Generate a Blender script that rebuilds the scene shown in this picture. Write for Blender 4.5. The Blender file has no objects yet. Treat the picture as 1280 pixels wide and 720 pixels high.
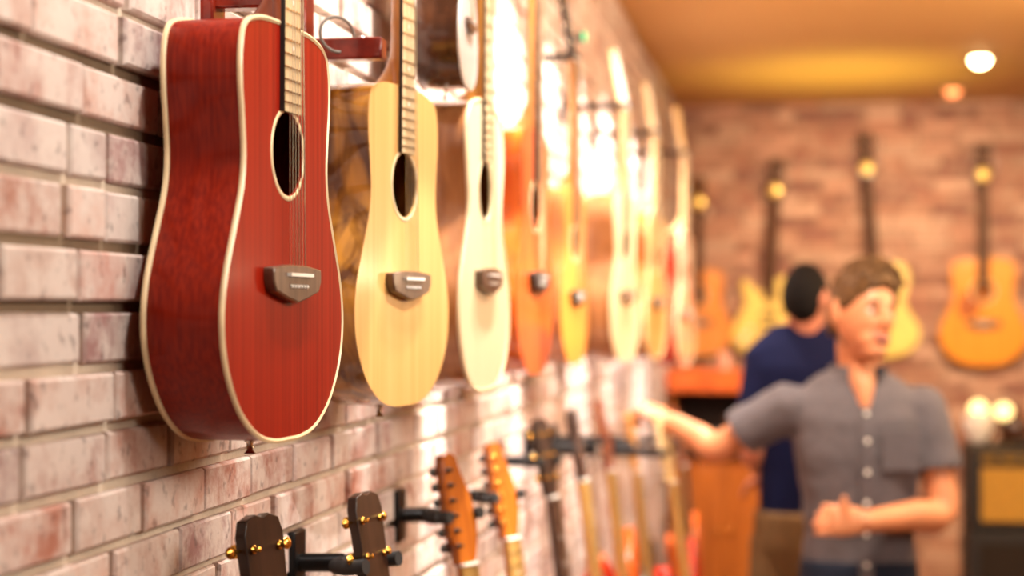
import bpy, bmesh, math, random
from mathutils import Vector, Matrix, noise
R = math.radians
rnd = random.Random(11)
col = bpy.context.scene.collection
# ------------------------------------------------------------------ camera frame
F = 2200.0; YAW = math.atan(376/2200.0); CAM = Vector((0.71, 0, 1.62))
FWD = Vector((-math.sin(YAW), math.cos(YAW), 0)); RGT = Vector((math.cos(YAW), math.sin(YAW), 0)); UP = Vector((0,0,1))
def at(px, py, d):
    return CAM + d*(FWD + RGT*((px-640)/F) + UP*((390-py)/F))
# ------------------------------------------------------------------ materials
def srgb(c):
    return tuple((x/12.92 if x <= .04045 else ((x+.055)/1.055)**2.4) for x in [v/255 for v in c]) + (1,)
MATS = {}
def plain(name, c, rough=.5, metal=0, coat=0, emit=None, estr=0, bump=0, bscale=200, sheen=0, sss=0):
    if name in MATS: return MATS[name]
    m = bpy.data.materials.new(name); m.use_nodes = True; nt = m.node_tree; b = nt.nodes['Principled BSDF']
    tc = nt.nodes.new('ShaderNodeTexCoord'); n = nt.nodes.new('ShaderNodeTexNoise'); n.inputs['Scale'].default_value = bscale*.15
    nt.links.new(tc.outputs['Object'], n.inputs['Vector'])
    cr = nt.nodes.new('ShaderNodeValToRGB'); k = srgb(c)
    cr.color_ramp.elements[0].position = .3; cr.color_ramp.elements[1].position = .7
    cr.color_ramp.elements[0].color = (k[0]*.88, k[1]*.88, k[2]*.88, 1); cr.color_ramp.elements[1].color = (min(1,k[0]*1.08), min(1,k[1]*1.08), min(1,k[2]*1.08), 1)
    nt.links.new(n.outputs['Fac'], cr.inputs['Fac']); nt.links.new(cr.outputs['Color'], b.inputs['Base Color'])
    b.inputs['Roughness'].default_value = rough; b.inputs['Metallic'].default_value = metal; b.inputs['Coat Weight'].default_value = coat
    b.inputs['Coat Roughness'].default_value = .06
    if rough > .75: b.inputs['Specular IOR Level'].default_value = .15
    if sheen: b.inputs['Sheen Weight'].default_value = sheen
    if sss:
        b.inputs['Subsurface Weight'].default_value = sss; b.inputs['Subsurface Radius'].default_value = (.012,.005,.003); b.inputs['Subsurface Scale'].default_value = 1
    if emit: b.inputs['Emission Color'].default_value = srgb(emit); b.inputs['Emission Strength'].default_value = estr
    if bump:
        n2 = nt.nodes.new('ShaderNodeTexNoise'); n2.inputs['Scale'].default_value = bscale; nt.links.new(tc.outputs['Object'], n2.inputs['Vector'])
        bp = nt.nodes.new('ShaderNodeBump'); bp.inputs['Strength'].default_value = bump; bp.inputs['Distance'].default_value = .002
        nt.links.new(n2.outputs['Fac'], bp.inputs['Height']); nt.links.new(bp.outputs['Normal'], b.inputs['Normal'])
    MATS[name] = m; return m
def wood(name, c0, c1, rough=.3, coat=.8, fx=90, fz=3, flame=0, axis='Z', croug=.05, spec=.25):
    if name in MATS: return MATS[name]
    m = bpy.data.materials.new(name); m.use_nodes = True; nt = m.node_tree; b = nt.nodes['Principled BSDF']
    tc = nt.nodes.new('ShaderNodeTexCoord'); mp = nt.nodes.new('ShaderNodeMapping')
    mp.inputs['Scale'].default_value = (fx, fx, fz) if axis == 'Z' else ((fz, fx, fx) if axis == 'X' else (fx, fz, fx))
    nt.links.new(tc.outputs['Object'], mp.inputs['Vector'])
    n = nt.nodes.new('ShaderNodeTexNoise'); n.inputs['Scale'].default_value = 1; n.inputs['Detail'].default_value = 5
    nt.links.new(mp.outputs['Vector'], n.inputs['Vector'])
    fac = n.outputs['Fac']
    if flame:
        mp2 = nt.nodes.new('ShaderNodeMapping'); mp2.inputs['Scale'].default_value = (14, 14, 5); nt.links.new(tc.outputs['Object'], mp2.inputs['Vector'])
        w = nt.nodes.new('ShaderNodeTexNoise'); w.inputs['Scale'].default_value = 1; w.inputs['Distortion'].default_value = 2.2
        nt.links.new(mp2.outputs['Vector'], w.inputs['Vector'])
        mx = nt.nodes.new('ShaderNodeMix'); mx.inputs['Factor'].default_value = flame
        nt.links.new(n.outputs['Fac'], mx.inputs[2]); nt.links.new(w.outputs['Fac'], mx.inputs[3]); fac = mx.outputs[0]
    cr = nt.nodes.new('ShaderNodeValToRGB'); cr.color_ramp.elements[0].position = .36; cr.color_ramp.elements[1].position = .64
    cr.color_ramp.elements[0].color = srgb(c0); cr.color_ramp.elements[1].color = srgb(c1)
    nt.links.new(fac, cr.inputs['Fac']); nt.links.new(cr.outputs['Color'], b.inputs['Base Color'])
    b.inputs['Roughness'].default_value = rough; b.inputs['Coat Weight'].default_value = coat; b.inputs['Coat Roughness'].default_value = croug; b.inputs['Specular IOR Level'].default_value = spec
    MATS[name] = m; return m
def brick_mat(name, wash):
    m = bpy.data.materials.new(name); m.use_nodes = True; nt = m.node_tree; b = nt.nodes['Principled BSDF']
    at_ = nt.nodes.new('ShaderNodeVertexColor'); at_.layer_name = 'brick'
    tc = nt.nodes.new('ShaderNodeTexCoord')
    n = nt.nodes.new('ShaderNodeTexNoise'); n.inputs['Scale'].default_value = 11; n.inputs['Detail'].default_value = 7; n.inputs['Roughness'].default_value = .68
    nt.links.new(tc.outputs['Object'], n.inputs['Vector'])
    cr = nt.nodes.new('ShaderNodeValToRGB'); cr.color_ramp.elements[0].position = .50-.13*wash; cr.color_ramp.elements[1].position = .72-.16*wash
    cr.color_ramp.elements[0].color = (0,0,0,1); cr.color_ramp.elements[1].color = (1,1,1,1)
    nt.links.new(n.outputs['Fac'], cr.inputs['Fac'])
    mx = nt.nodes.new('ShaderNodeMix'); mx.data_type = 'RGBA'; mx.inputs[7].default_value = srgb((218,206,196) if wash > .3 else (196,158,132))
    ml = nt.nodes.new('ShaderNodeMath'); ml.operation = 'MULTIPLY'; ml.inputs[1].default_value = .8
    nt.links.new(cr.outputs['Color'], ml.inputs[0])
    nt.links.new(ml.outputs[0], mx.inputs[0]); nt.links.new(at_.outputs['Color'], mx.inputs[6])
    # dark pitting
    n3 = nt.nodes.new('ShaderNodeTexNoise'); n3.inputs['Scale'].default_value = 60; n3.inputs['Detail'].default_value = 4; nt.links.new(tc.outputs['Object'], n3.inputs['Vector'])
    cr3 = nt.nodes.new('ShaderNodeValToRGB'); cr3.color_ramp.elements[0].position = .30; cr3.color_ramp.elements[1].position = .42
    cr3.color_ramp.elements[0].color = (.45,.42,.42,1); cr3.color_ramp.elements[1].color = (1,1,1,1); nt.links.new(n3.outputs['Fac'], cr3.inputs['Fac'])
    mu = nt.nodes.new('ShaderNodeMix'); mu.data_type = 'RGBA'; mu.blend_type = 'MULTIPLY'; mu.inputs[0].default_value = .8
    nt.links.new(mx.outputs[2], mu.inputs[6]); nt.links.new(cr3.outputs['Color'], mu.inputs[7])
    nt.links.new(mu.outputs[2], b.inputs['Base Color'])
    b.inputs['Roughness'].default_value = .8
    bp = nt.nodes.new('ShaderNodeBump'); bp.inputs['Strength'].default_value = .7; bp.inputs['Distance'].default_value = .004
    nt.links.new(n.outputs['Fac'], bp.inputs['Height']); nt.links.new(bp.outputs['Normal'], b.inputs['Normal'])
    return m
# ------------------------------------------------------------------ mesh builder
def frame(d):
    d = d.normalized(); a = Vector((0,0,1)) if abs(d.z) < .9 else Vector((0,1,0))
    u = d.cross(a).normalized(); return u, d.cross(u).normalized()
class MB:
    def __init__(s): s.v = []; s.f = []
    def box(s, c, size, M=None):
        n = len(s.v); c = Vector(c); h = Vector(size)/2
        for dx, dy, dz in ((-1,-1,-1),(1,-1,-1),(1,1,-1),(-1,1,-1),(-1,-1,1),(1,-1,1),(1,1,1),(-1,1,1)):
            p = Vector((h.x*dx, h.y*dy, h.z*dz));  p = (M @ p) if M else p
            s.v.append(c+p)
        s.f += [[n+i for i in q] for q in ((0,3,2,1),(4,5,6,7),(0,1,5,4),(1,2,6,5),(2,3,7,6),(3,0,4,7))]; return s
    def rings(s, rings, cap=True, closed=False):
        n = len(s.v); k = len(rings[0])
        for r in rings: s.v += [Vector(p) for p in r]
        m = len(rings)
        for i in range(m if closed else m-1):
            for j in range(k):
                a = n+i*k+j; b = n+i*k+(j+1)%k; c = n+((i+1)%m)*k+(j+1)%k; d = n+((i+1)%m)*k+j
                s.f.append([a,b,c,d])
        if cap and not closed:
            s.f.append([n+j for j in range(k)][::-1]); s.f.append([n+(m-1)*k+j for j in range(k)])
        return s
    def tube(s, pts, r, seg=10, closed=False, cap=True):
        pts = [Vector(p) for p in pts]; m = len(pts)
        rs = r if isinstance(r, (list, tuple)) else [r]*m
        out = []; u = None
        for i, p in enumerate(pts):
            if closed: d = pts[(i+1) % m]-pts[i-1]
            else: d = pts[min(i+1,m-1)]-pts[max(i-1,0)]
            d.normalize()
            if u is None: u, w = frame(d)
            else:
                u = (u-d*u.dot(d)).normalized(); w = d.cross(u)
            ra, rb = rs[i] if isinstance(rs[i], (tuple, list)) else (rs[i], rs[i])
            out.append([p+u*(ra*math.cos(2*math.pi*j/seg))+w*(rb*math.sin(2*math.pi*j/seg)) for j in range(seg)])
        return s.rings(out, cap, closed)
    def limb(s, pts, rs, seg=14):          # rounded ends
        pts = [Vector(p) for p in pts]; P = []; Q = []
        d0 = (pts[0]-pts[1]).normalized(); d1 = (pts[-1]-pts[-2]).normalized()
        for a in (80,55,28): P.append(pts[0]+d0*rs[0]*math.sin(R(a))); Q.append(rs[0]*math.cos(R(a)))
        # smooth subdivision
        for i in range(len(pts)-1):
            a = pts[max(i-1,0)]; b = pts[i]; c = pts[i+1]; d = pts[min(i+2,len(pts)-1)]
            for t in (0,.33,.66):
                P.append(.5*((2*b)+(c-a)*t+(2*a-5*b+4*c-d)*t*t+(3*b-a-3*c+d)*t**3)); Q.append(rs[i]*(1-t)+rs[i+1]*t)
        P.append(pts[-1]); Q.append(rs[-1])
        for a in (28,55,80): P.append(pts[-1]+d1*rs[-1]*math.sin(R(a))); Q.append(rs[-1]*math.cos(R(a)))
        return s.tube(P, Q, seg)
    def ell(s, c, r, M=None, fn=None, nu=20, nv=14):
        c = Vector(c); rings = []
        for i in range(nv+1):
            th = math.pi*(i+.02)/(nv+.04)
            ring = []
            for j in range(nu):
                ph = 2*math.pi*j/nu; n = Vector((math.sin(th)*math.cos(ph), math.sin(th)*math.sin(ph), math.cos(th)))
                p = Vector((n.x*r[0], n.y*r[1], n.z*r[2]))
                if fn: p = fn(n, p)
                ring.append(c+((M @ p) if M else p))
            rings.append(ring)
        return s.rings(rings)
    def prism(s, out, y0, y1):             # outline in x,z extruded along y
        return s.rings([[Vector((x,y0,z)) for x, z in out], [Vector((x,y1,z)) for x, z in out]])
    def lathe(s, prof, c=(0,0,0), M=None, seg=24):
        c = Vector(c); rr = []
        for r_, z in prof:
            rr.append([c+((M @ Vector((r_*math.cos(2*math.pi*j/seg), r_*math.sin(2*math.pi*j/seg), z))) if M else Vector((r_*math.cos(2*math.pi*j/seg), r_*math.sin(2*math.pi*j/seg), z))) for j in range(seg)])
        return s.rings(rr)
    def xf(s, M): s.v = [M @ p for p in s.v]; return s
    def build(s, name, mat, parent=None, bevel=0, remesh=0, smooth=0, ang=40, sub=0):
        me = bpy.data.meshes.new(name); me.from_pydata([tuple(p) for p in s.v], [], s.f); me.update()
        bm = bmesh.new(); bm.from_mesh(me); bmesh.ops.recalc_face_normals(bm, faces=bm.faces); bm.to_mesh(me); bm.free()
        me.shade_smooth()
        if not remesh: me.set_sharp_from_angle(angle=R(ang))
        if mat: me.materials.append(mat)
        o = bpy.data.objects.new(name, me); col.objects.link(o)
        if parent: o.parent = parent
        if bevel:
            b = o.modifiers.new('bevel', 'BEVEL'); b.width = bevel; b.segments = 2; b.limit_method = 'ANGLE'; b.angle_limit = R(40); b.harden_normals = False
        if remesh:
            b = o.modifiers.new('remesh', 'REMESH'); b.mode = 'VOXEL'; b.voxel_size = remesh; b.use_smooth_shade = True
            if smooth:
                b = o.modifiers.new('smooth', 'SMOOTH'); b.iterations = smooth; b.factor = .5
        if sub:
            b = o.modifiers.new('sub', 'SUBSURF'); b.levels = sub; b.render_levels = sub
        return o
def empty(name, loc=(0,0,0), rz=0, rot=None):
    o = bpy.data.objects.new(name, None); col.objects.link(o); o.location = loc; o.rotation_euler = rot or (0,0,rz); o.empty_display_size = .05
    return o
def tag(o, label=None, cat=None, group=None, kind=None):
    if label: o['label'] = label
    if cat: o['category'] = cat
    if group: o['group'] = group
    if kind: o['kind'] = kind
    return o
# ------------------------------------------------------------------ setting
def zc(y): return 2.71+.02*(9.3-y)                # the ceiling falls slightly towards the far wall
YF = 9.3; XR = 4.2; YB = -1.5
mortar = plain('mortar', (205,190,170), .9, bump=.6, bscale=120)
mortar_shade = plain('mortar_shade', (124,106,86), .95, bump=.6, bscale=120)  # dark tone paints the shade inside deep joints
mortar_dark = plain('mortar_far', (150,122,102), .9, bump=.5, bscale=100)
def bricks(name, u0, u1, ztop, to3, mat_b, mat_m, wash, seedv, cols, bl=.195, ch=.0615, deep=True):
    rn = random.Random(seedv); V = []; Fc = []; C = []; mi = []
    def add(pts, faces, c, mm):
        n = len(V); V.extend(to3(*p) for p in pts)
        for f in faces: Fc.append([n+i for i in f]); mi.append(mm); C.append(c)
    # mortar backing
    add([(u0,0,0),(u1,0,0),(u1,0,ztop(u1)),(u0,0,ztop(u0))], [(0,1,2,3)], (.6,.5,.45), 1)
    rows = int(3.0/ch)+1
    for r_ in range(rows):
        z0 = r_*ch+.032
        jt = rn.uniform(.008,.012) if deep else .011
        shaded = deep and (r_ in (25,26,28,29) or (r_ not in range(20,32) and rn.random() < .25))  # rows whose deep joints get a painted shade strip
        if shaded: jt = .0118
        z1 = z0+ch-jt
        if shaded: add([(u0,.0015,z1-.004),(u1,.0015,z1-.004),(u1,.0015,min(z0+ch+.004,ztop(u1))),(u0,.0015,min(z0+ch+.004,ztop(u0)))], [(0,1,2,3)], (.3,.25,.2), 2)
        u = u0+rn.uniform(0,bl)-bl
        prot_row = rn.uniform(-.002,.003) if deep else 0
        while u < u1:
            l = bl*rn.uniform(.86,1.08) if rn.random() > .12 else bl*.5
            a = max(u,u0); b = min(u+l-.010,u1); u += l
            if b-a < .02: continue
            zt = min(z1, ztop((a+b)/2)-.002)
            if zt-z0 < .015: continue
            d = .009+prot_row+rn.uniform(-.0025,.0035); e = .003; s = [rn.uniform(-.002,.002) for _ in range(4)]
            c = rn.choice(cols); k = rn.uniform(.82,1.15); c = tuple(min(1,x*k) for x in srgb(c)[:3])
            pts = [(a,0,z0),(b,0,z0),(b,0,zt),(a,0,zt),(a,d-e,z0+s[0]*.4),(b,d-e,z0+s[1]*.4),(b,d-e,zt+s[2]*.4),(a,d-e,zt+s[3]*.4),
                   (a+e,d,z0+e+s[0]*.4),(b-e,d,z0+e+s[1]*.4),(b-e,d,zt-e+s[2]*.4),(a+e,d,zt-e+s[3]*.4)]
            add(pts, [(0,1,5,4),(1,2,6,5),(2,3,7,6),(3,0,4,7),(4,5,9,8),(5,6,10,9),(6,7,11,10),(7,4,8,11),(8,9,10,11)], c, 0)
    me = bpy.data.meshes.new(name); me.from_pydata(V, [], Fc); me.update()
    me.materials.append(mat_b); me.materials.append(mat_m); me.materials.append(mortar_shade)
    me.polygons.foreach_set('material_index', mi)
    ca = me.color_attributes.new('brick', 'FLOAT_COLOR', 'CORNER'); buf = []
    for p, c in zip(me.polygons, C): buf += list(c+(1,))*p.loop_total
    ca.data.foreach_set('color', buf)
    o = bpy.data.objects.new(name, me); col.objects.link(o); tag(o, kind='structure'); return o
left_cols = [(184,134,116),(172,112,92),(192,150,134),(158,98,80),(200,168,154),(184,142,130),(150,112,108),(196,174,166)]
bricks('wall_left', YB, YF, zc, lambda u,d,z: (d-.009,u,z), brick_mat('whitewashed_brick', 1.0), mortar, 1, 5, left_cols)
far_cols = [(168,118,96),(150,98,80),(182,134,112),(190,150,128),(136,88,76)]
bricks('wall_far', 0, XR, lambda u: zc(YF), lambda u,d,z: (u,YF+.009-d,z), brick_mat('warm_brick', .2), mortar_dark, .2, 9, far_cols, deep=False)
m = MB(); m.v = [Vector(p) for p in ((-.1,YB,zc(YB)),(XR,YB,zc(YB)),(XR,YF+.1,zc(YF+.1)),(-.1,YF+.1,zc(YF+.1)),(-.1,YB,zc(YB)+.1),(XR,YB,zc(YB)+.1),(XR,YF+.1,zc(YF+.1)+.1),(-.1,YF+.1,zc(YF+.1)+.1))]
m.f = [[0,3,2,1],[4,5,6,7],[0,1,5,4],[1,2,6,5],[2,3,7,6],[3,0,4,7]]
tag(m.build('ceiling', plain('ceiling_paint', (204,158,96), .7, bscale=4)), kind='structure')
fl = wood('floor_boards', (92,60,38), (128,86,54), .35, .3, fx=30, fz=1.5, axis='Y')
tag(MB().box(((XR-.1)/2,(YB+YF)/2,-.05), (XR+.1,YF-YB+.1,.1)).build('floor', fl), kind='structure')
tag(MB().box((XR+.05,(YB+YF)/2,1.45), (.1,YF-YB+.1,3.0)).build('wall_right', plain('tan_plaster', (196,158,118), .8, bscale=5)), kind='structure')
tag(MB().box((XR/2,YB-.05,1.45), (XR+.1,.1,3.0)).build('wall_back', plain('tan_plaster_back', (120,92,70), .8, bscale=5)), kind='structure')
# ------------------------------------------------------------------ guitars
def crom(pts, sub=5, closed=True):
    n = len(pts); out = []
    for i in range(n if closed else n-1):
        a, b, c, d = (Vector(pts[(i+k-1) % n]) if closed else Vector(pts[min(max(i+k-1,0),n-1)]) for k in range(4))
        for j in range(sub):
            t = j/sub; out.append(.5*((2*b)+(c-a)*t+(2*a-5*b+4*c-d)*t*t+(3*b-a-3*c+d)*t**3))
    if not closed: out.append(Vector(pts[-1]))
    return [(p.x,p.y) for p in out]
HALF = [(.10,.003),(.20,.025),(.30,.085),(.372,.18),(.397,.28),(.380,.38),(.330,.49),(.286,.585),(.272,.665),(.280,.75),(.292,.83),(.290,.91),(.262,.968),(.18,.993),(.08,.999)]
CLASSIC = [(.10,.003),(.20,.022),(.29,.075),(.352,.16),(.376,.26),(.362,.37),(.305,.48),(.252,.575),(.242,.65),(.262,.745),(.280,.83),(.270,.905),(.225,.962),(.15,.988),(.07,.999)]
def outline(half, B, off=0):
    full = [(0,0)]+half+[(0,1)]+[(-x,z) for x, z in reversed(half)]
    pts = crom([(x*B,z*B) for x, z in full], 4)
    if off:
        o2 = []
        n = len(pts)
        for i in range(n):
            a = Vector(pts[i-1]); b = Vector(pts[(i+1) % n]); t = (b-a).normalized(); nn = Vector((t.y,-t.x))
            o2.append((pts[i][0]+nn.x*off, pts[i][1]+nn.y*off))
        pts = o2
    return pts
META = {}
black_metal = plain('black_metal', (20,19,20), .35, .6)
black_plastic = plain('black_plastic', (24,22,22), .3)
black_foam = plain('black_foam', (28,26,26), .7)
chrome = plain('chrome', (225,222,215), .18, 1)
gold = plain('gold_metal', (226,176,84), .2, 1)
cream = plain('cream_binding', (236,214,170), .35, 0, .3)
white_pl = plain('white_plastic', (240,236,226), .3, 0, .4)
rosewood = wood('rosewood', (52,32,24), (78,50,38), .35, .4)
bridge_wood = wood('bridge_wood', (84,62,50), (110,84,68), .3, .6)
ebony = plain('ebony', (30,24,22), .35)
bronze = plain('old_bronze', (96,66,40), .5, .6)
maple = wood('maple', (222,184,122), (236,204,150), .25, .6)
glare_board = wood('glare_fretboard', (206,178,134), (226,202,162), .25, .5)  # pale tone paints grazing glare on the board face
steel = plain('string_steel', (200,190,170), .3, 1)
mahog_neck = wood('mahogany_neck', (110,50,26), (140,70,36), .3, .6)
honey_neck = wood('honey_neck', (160,102,42), (184,124,56), .3, .6)
headA = [(-.024,0),(-.031,.03),(-.036,.16),(-.030,.178),(-.012,.184),(0,.180),(.012,.184),(.030,.178),(.036,.16),(.031,.03),(.024,0)]
headI = [(-.022,0),(-.024,.02),(-.034,.045),(-.038,.07),(-.034,.175),(-.020,.19),(-.004,.192),(.010,.182),(.016,.16),(.030,.13),(.044,.085),(.042,.05),(.022,0)]
headI = [(-x,z) for x, z in headI][::-1]
headT = [(-.022,0),(-.030,.025),(-.033,.045),(-.030,.165),(-.012,.178),(.010,.172),(.022,.150),(.016,.04),(.022,0)]
headP = [(-.024,0),(-.040,.035),(-.034,.165),(-.040,.185),(-.02,.178),(0,.190),(.02,.178),(.040,.185),(.034,.165),(.040,.035),(.024,0)]
def add_neck(g, y0, zb, zn, k, neckm, fbm, headm, tunerm, head='A', frets=True, body_depth=.1, acoustic=True, fbend=0, buttonm=None, capm=None, htilt=None):
    """neck from zb (body edge) to nut zn; y0 = soundboard plane; fretboard sits on it"""
    nk = MB(); rings = []
    for i in range(7):
        t = i/6; z = zb-.004+(zn-zb+.004)*t; w = (.028-.0055*t)*k; dp = (.022-.004*t)*k
        rings.append([Vector((w*math.cos(R(a)), y0-dp*math.sin(R(a))*.98, z)) for a in range(0,181,20)]+[Vector((-w,y0+.001,z)), Vector((w,y0+.001,z))])
    nk.rings(rings)
    if acoustic:                       # heel
        hr = []
        for i in range(8):
            t = i/7; z = zb-.002+.085*k*(1-math.cos(t*1.5708)); wd = (.026-.004*t)*k; dep = .018*k+(body_depth*.86-.018*k)*(1-math.sin(t*1.5708))
            hr.append([Vector((wd*math.cos(R(a)), y0-dep*math.sin(R(a))**.8, z)) for a in range(0,181,20)])
        nk.rings(hr)
    nk.build('neck', neckm, g)
    fb = MB(); z0 = fbend
    fb.rings([[Vector((-w,y0+.0005,z)),Vector((w,y0+.0005,z)),Vector((w*.96,y0+.0065*k,z)),Vector((-w*.96,y0+.0065*k,z))] for w, z in ((.0285*k,z0),(.0218*k,zn))])
    nf = len(fb.f)
    if frets:
        scale_len = (zn-zb)*2.0*.95 if acoustic else (zn-zb)*1.62
        for i in range(1,21):
            z = zn-scale_len*(1-2**(-i/12))
            if z < z0+.004: break
            t = (z-z0)/(zn-z0); w = (.0285-.0067*t)*k*.955
            fb.box((0,y0+.0066*k,z), (2*w,.0016,.0022*k))
        n1 = len(fb.f)
        for i in (3,5,7,9,12,15):
            z = zn-scale_len*(1-2**(-(i-.5)/12))
            if z > z0+.01: fb.lathe([(.0001,0),(.003*k,0),(.003*k,.0006),(.0001,.0007)], (0,y0+.0064*k,z), Matrix.Rotation(R(-90),3,'X'), 12)
    f = fb.build('fretboard', fbm, g)
    f.data.materials.append(chrome); f.data.materials.append(white_pl); f.data.materials.append(ebony)
    if fbm is glare_board:  # sides stay dark, without the painted glare
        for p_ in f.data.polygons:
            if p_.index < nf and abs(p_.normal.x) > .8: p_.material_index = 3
    if frets:
        for i, p_ in enumerate(f.data.polygons):
            if i >= nf: p_.material_index = 1 if i < n1 else 2
    MB().box((0,y0+.004*k,zn+.002), (.044*k,.009*k,.005*k)).build('nut', white_pl, g, bevel=.0008)
    # headstock leans back
    tilt = Matrix.Translation((0,y0+.001,zn+.003)) @ Matrix.Rotation(R((10 if acoustic else 3) if htilt is None else htilt),4,'X')
    shape = {'A':headA,'I':headI,'P':headP,'T':headT}[head]
    sh = crom(shape, 3) if head in 'IT' else shape
    hs = MB().prism([(x*k,z*k) for x, z in sh], -.015*k, 0).xf(tilt)
    h = hs.build('headstock', headm, g, bevel=.0015*k)
    if capm:
        MB().prism([(x*k*.97,z*k*.985+.001) for x, z in sh], 0, .0015*k).xf(tilt).build('headstock_veneer', capm, h)
    bt = buttonm or tunerm
    if head in ('A','P'): spots = [(sx, .045+.05*i) for i in range(3) for sx in (-1,1)]
    else: spots = [(1 if head == 'I' else -1, .032+.026*i) for i in range(6)]
    for sx, z in spots:
        px = sx*(.024 if head in ('A','P') else .022)*k; ed = sx*.036*k
        t = MB().lathe([(.0001,0),(.0052*k,0),(.0052*k,.002*k),(.003*k,.0035*k),(.003*k,.010*k),(.0001,.011*k)], (px,.0005,z*k), Matrix.Rotation(R(-90),3,'X'), 12).xf(tilt).build('tuner', tunerm, g)
        b = MB().tube([(ed-sx*.012*k,-.0095*k,z*k),(ed+sx*.009*k,-.0095*k,z*k)], .0022*k, 8).box((ed-sx*.009*k,-.0185*k,z*k),(.016*k,.007*k,.016*k))
        b.ell((ed+sx*.016*k,-.0095*k,z*k), (.0085*k,.0038*k,.0075*k), nu=10, nv=8)
        b.xf(tilt).build('tuner_key', bt, t)
    return tilt, spots
def add_strings(g, yb, zbr, yn, zn, k, sp0=.0105, sp1=.0072, r=.0005, mat=None):
    for i in range(6):
        o = i-2.5
        MB().tube([(o*sp0*k,yb,zbr),(o*sp1*k,yn,zn)], r*(1.7-.2*i), 5).build('string', mat or steel, g)
def acoustic(name, loc, rz, B, D, top, side, bind, neckm, fbm, headm, label, cat='guitar', group=None, half=HALF, head='A', tunerm=chrome, bridgem=None, tiltx=0, total=None, capm=None, guard=None, pin=True, htilt=None, far=False, nf=.355):
    g = empty(name, loc, rot=(tiltx,0,rz)); tag(g, label, cat, group)
    k = B/.5; yb = 0; yf = D
    oo = outline(half, B)
    # body shell: sides and back in one mesh
    bd = MB(); n = len(oo)
    inner = [(x*.995,z+(B*.5-z)*.005) for x, z in oo]
    bd.rings([[Vector((x,D-.001,z)) for x, z in oo], [Vector((x,D*.5,z)) for x, z in oo], [Vector((x,.004,z)) for x, z in oo], [Vector((x*.985,0.0015,z+(B*.5-z)*.012)) for x, z in oo], [Vector((x*.6,-.0035,z+(B*.5-z)*.4)) for x, z in oo], [Vector((x*.1,-.005,z+(B*.5-z)*.9)) for x, z in oo]], cap=False)
    nn = len(bd.v); bd.f.append([nn-n+j for j in range(n)])
    b = bd.build('body', side, g, ang=50)
    # soundboard with its sound hole
    hz = .69*B; hr = .0505*k
    me = bpy.data.meshes.new('soundboard'); bm = bmesh.new()
    ov = [bm.verts.new((x*.998,D,z)) for x, z in oo]; hv = [bm.verts.new((hr*math.cos(2*math.pi*j/36),D,hz+hr*math.sin(2*math.pi*j/36))) for j in range(36)]
    ed = [bm.edges.new((ov[i],ov[(i+1) % n])) for i in range(n)]+[bm.edges.new((hv[i],hv[(i+1) % 36])) for i in range(36)]
    bmesh.ops.triangle_fill(bm, use_beauty=True, use_dissolve=False, edges=ed)
    r_ = bmesh.ops.extrude_face_region(bm, geom=list(bm.faces)); bmesh.ops.translate(bm, vec=(0,-.003,0), verts=[q for q in r_['geom'] if isinstance(q, bmesh.types.BMVert)])
    bmesh.ops.recalc_face_normals(bm, faces=bm.faces); bm.to_mesh(me); bm.free(); me.materials.append(top)
    s = bpy.data.objects.new('soundboard', me); col.objects.link(s); s.parent = g
    ro = MB(); 
    for rr, w in ((hr+.0035*k,.003*k),):
        ro.tube([(rr*math.cos(2*math.pi*j/40),D,hz+rr*math.sin(2*math.pi*j/40)) for j in range(40)], [(w,.0009)]*40, 8, closed=True)
    ro.build('rosette', bind or cream, s)
    if bind:
        for y in (D-.0015,.003):
            MB().tube([(x,y,z) for x, z in oo], .0034*k, 6, closed=True).build('binding', bind, g)
    if guard:
        gp = [(.012,-.055),(.05,-.03),(.065,.01),(.105,-.035),(.115,-.09),(.08,-.13),(.04,-.115),(.02,-.085)]
        MB().prism([(x*k,hz+z*k) for x, z in crom(gp,3)], D, D+.001).build('pickguard', guard, g)
    # bridge
    zb = .385*B
    bridgem = bridgem or bridge_wood
    br = MB(); bp = [(-.080,-.002),(-.072,-.014),(-.035,-.022),(0,-.028),(.035,-.022),(.072,-.014),(.080,-.002),(.080,.014),(.03,.018),(-.03,.018),(-.080,.014)]
    br.prism([(x*k,zb+z*k) for x, z in bp], D-.0005, D+.014*k)
    bo = br.build('bridge', bridgem, g, bevel=.002)
    MB().box((0,D+.016*k,zb+.006*k), (.076*k,.007*k,.004*k)).build('saddle', white_pl, bo)
    if pin:
        for i in range(6):
            MB().ell(((i-2.5)*.0105*k,D+.0145*k,zb-.008*k), (.0028*k,.003*k,.0028*k), nu=8, nv=6).build('bridge_pin', white_pl, bo)
    MB().lathe([(.0001,0),(.007*k,0),(.007*k,.004),(.004*k,.006),(.004*k,.014),(.0075*k,.018),(.0001,.021)], (0,D*.5,.001), Matrix.Rotation(R(180),3,'X'), 14).build('strap_button', chrome, g)
    zn = B+nf*k
    add_neck(g, D, B, zn, k, neckm, fbm, headm, tunerm, head, body_depth=D, fbend=hz+hr*.98, capm=capm, htilt=htilt, frets=not far)
    add_strings(g, D+.0125*k, zb, D+.0095*k, zn, k, mat=bronze if far else None)
    META[g.name] = dict(zn=zn, D=D, k=k)
    return g
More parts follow.
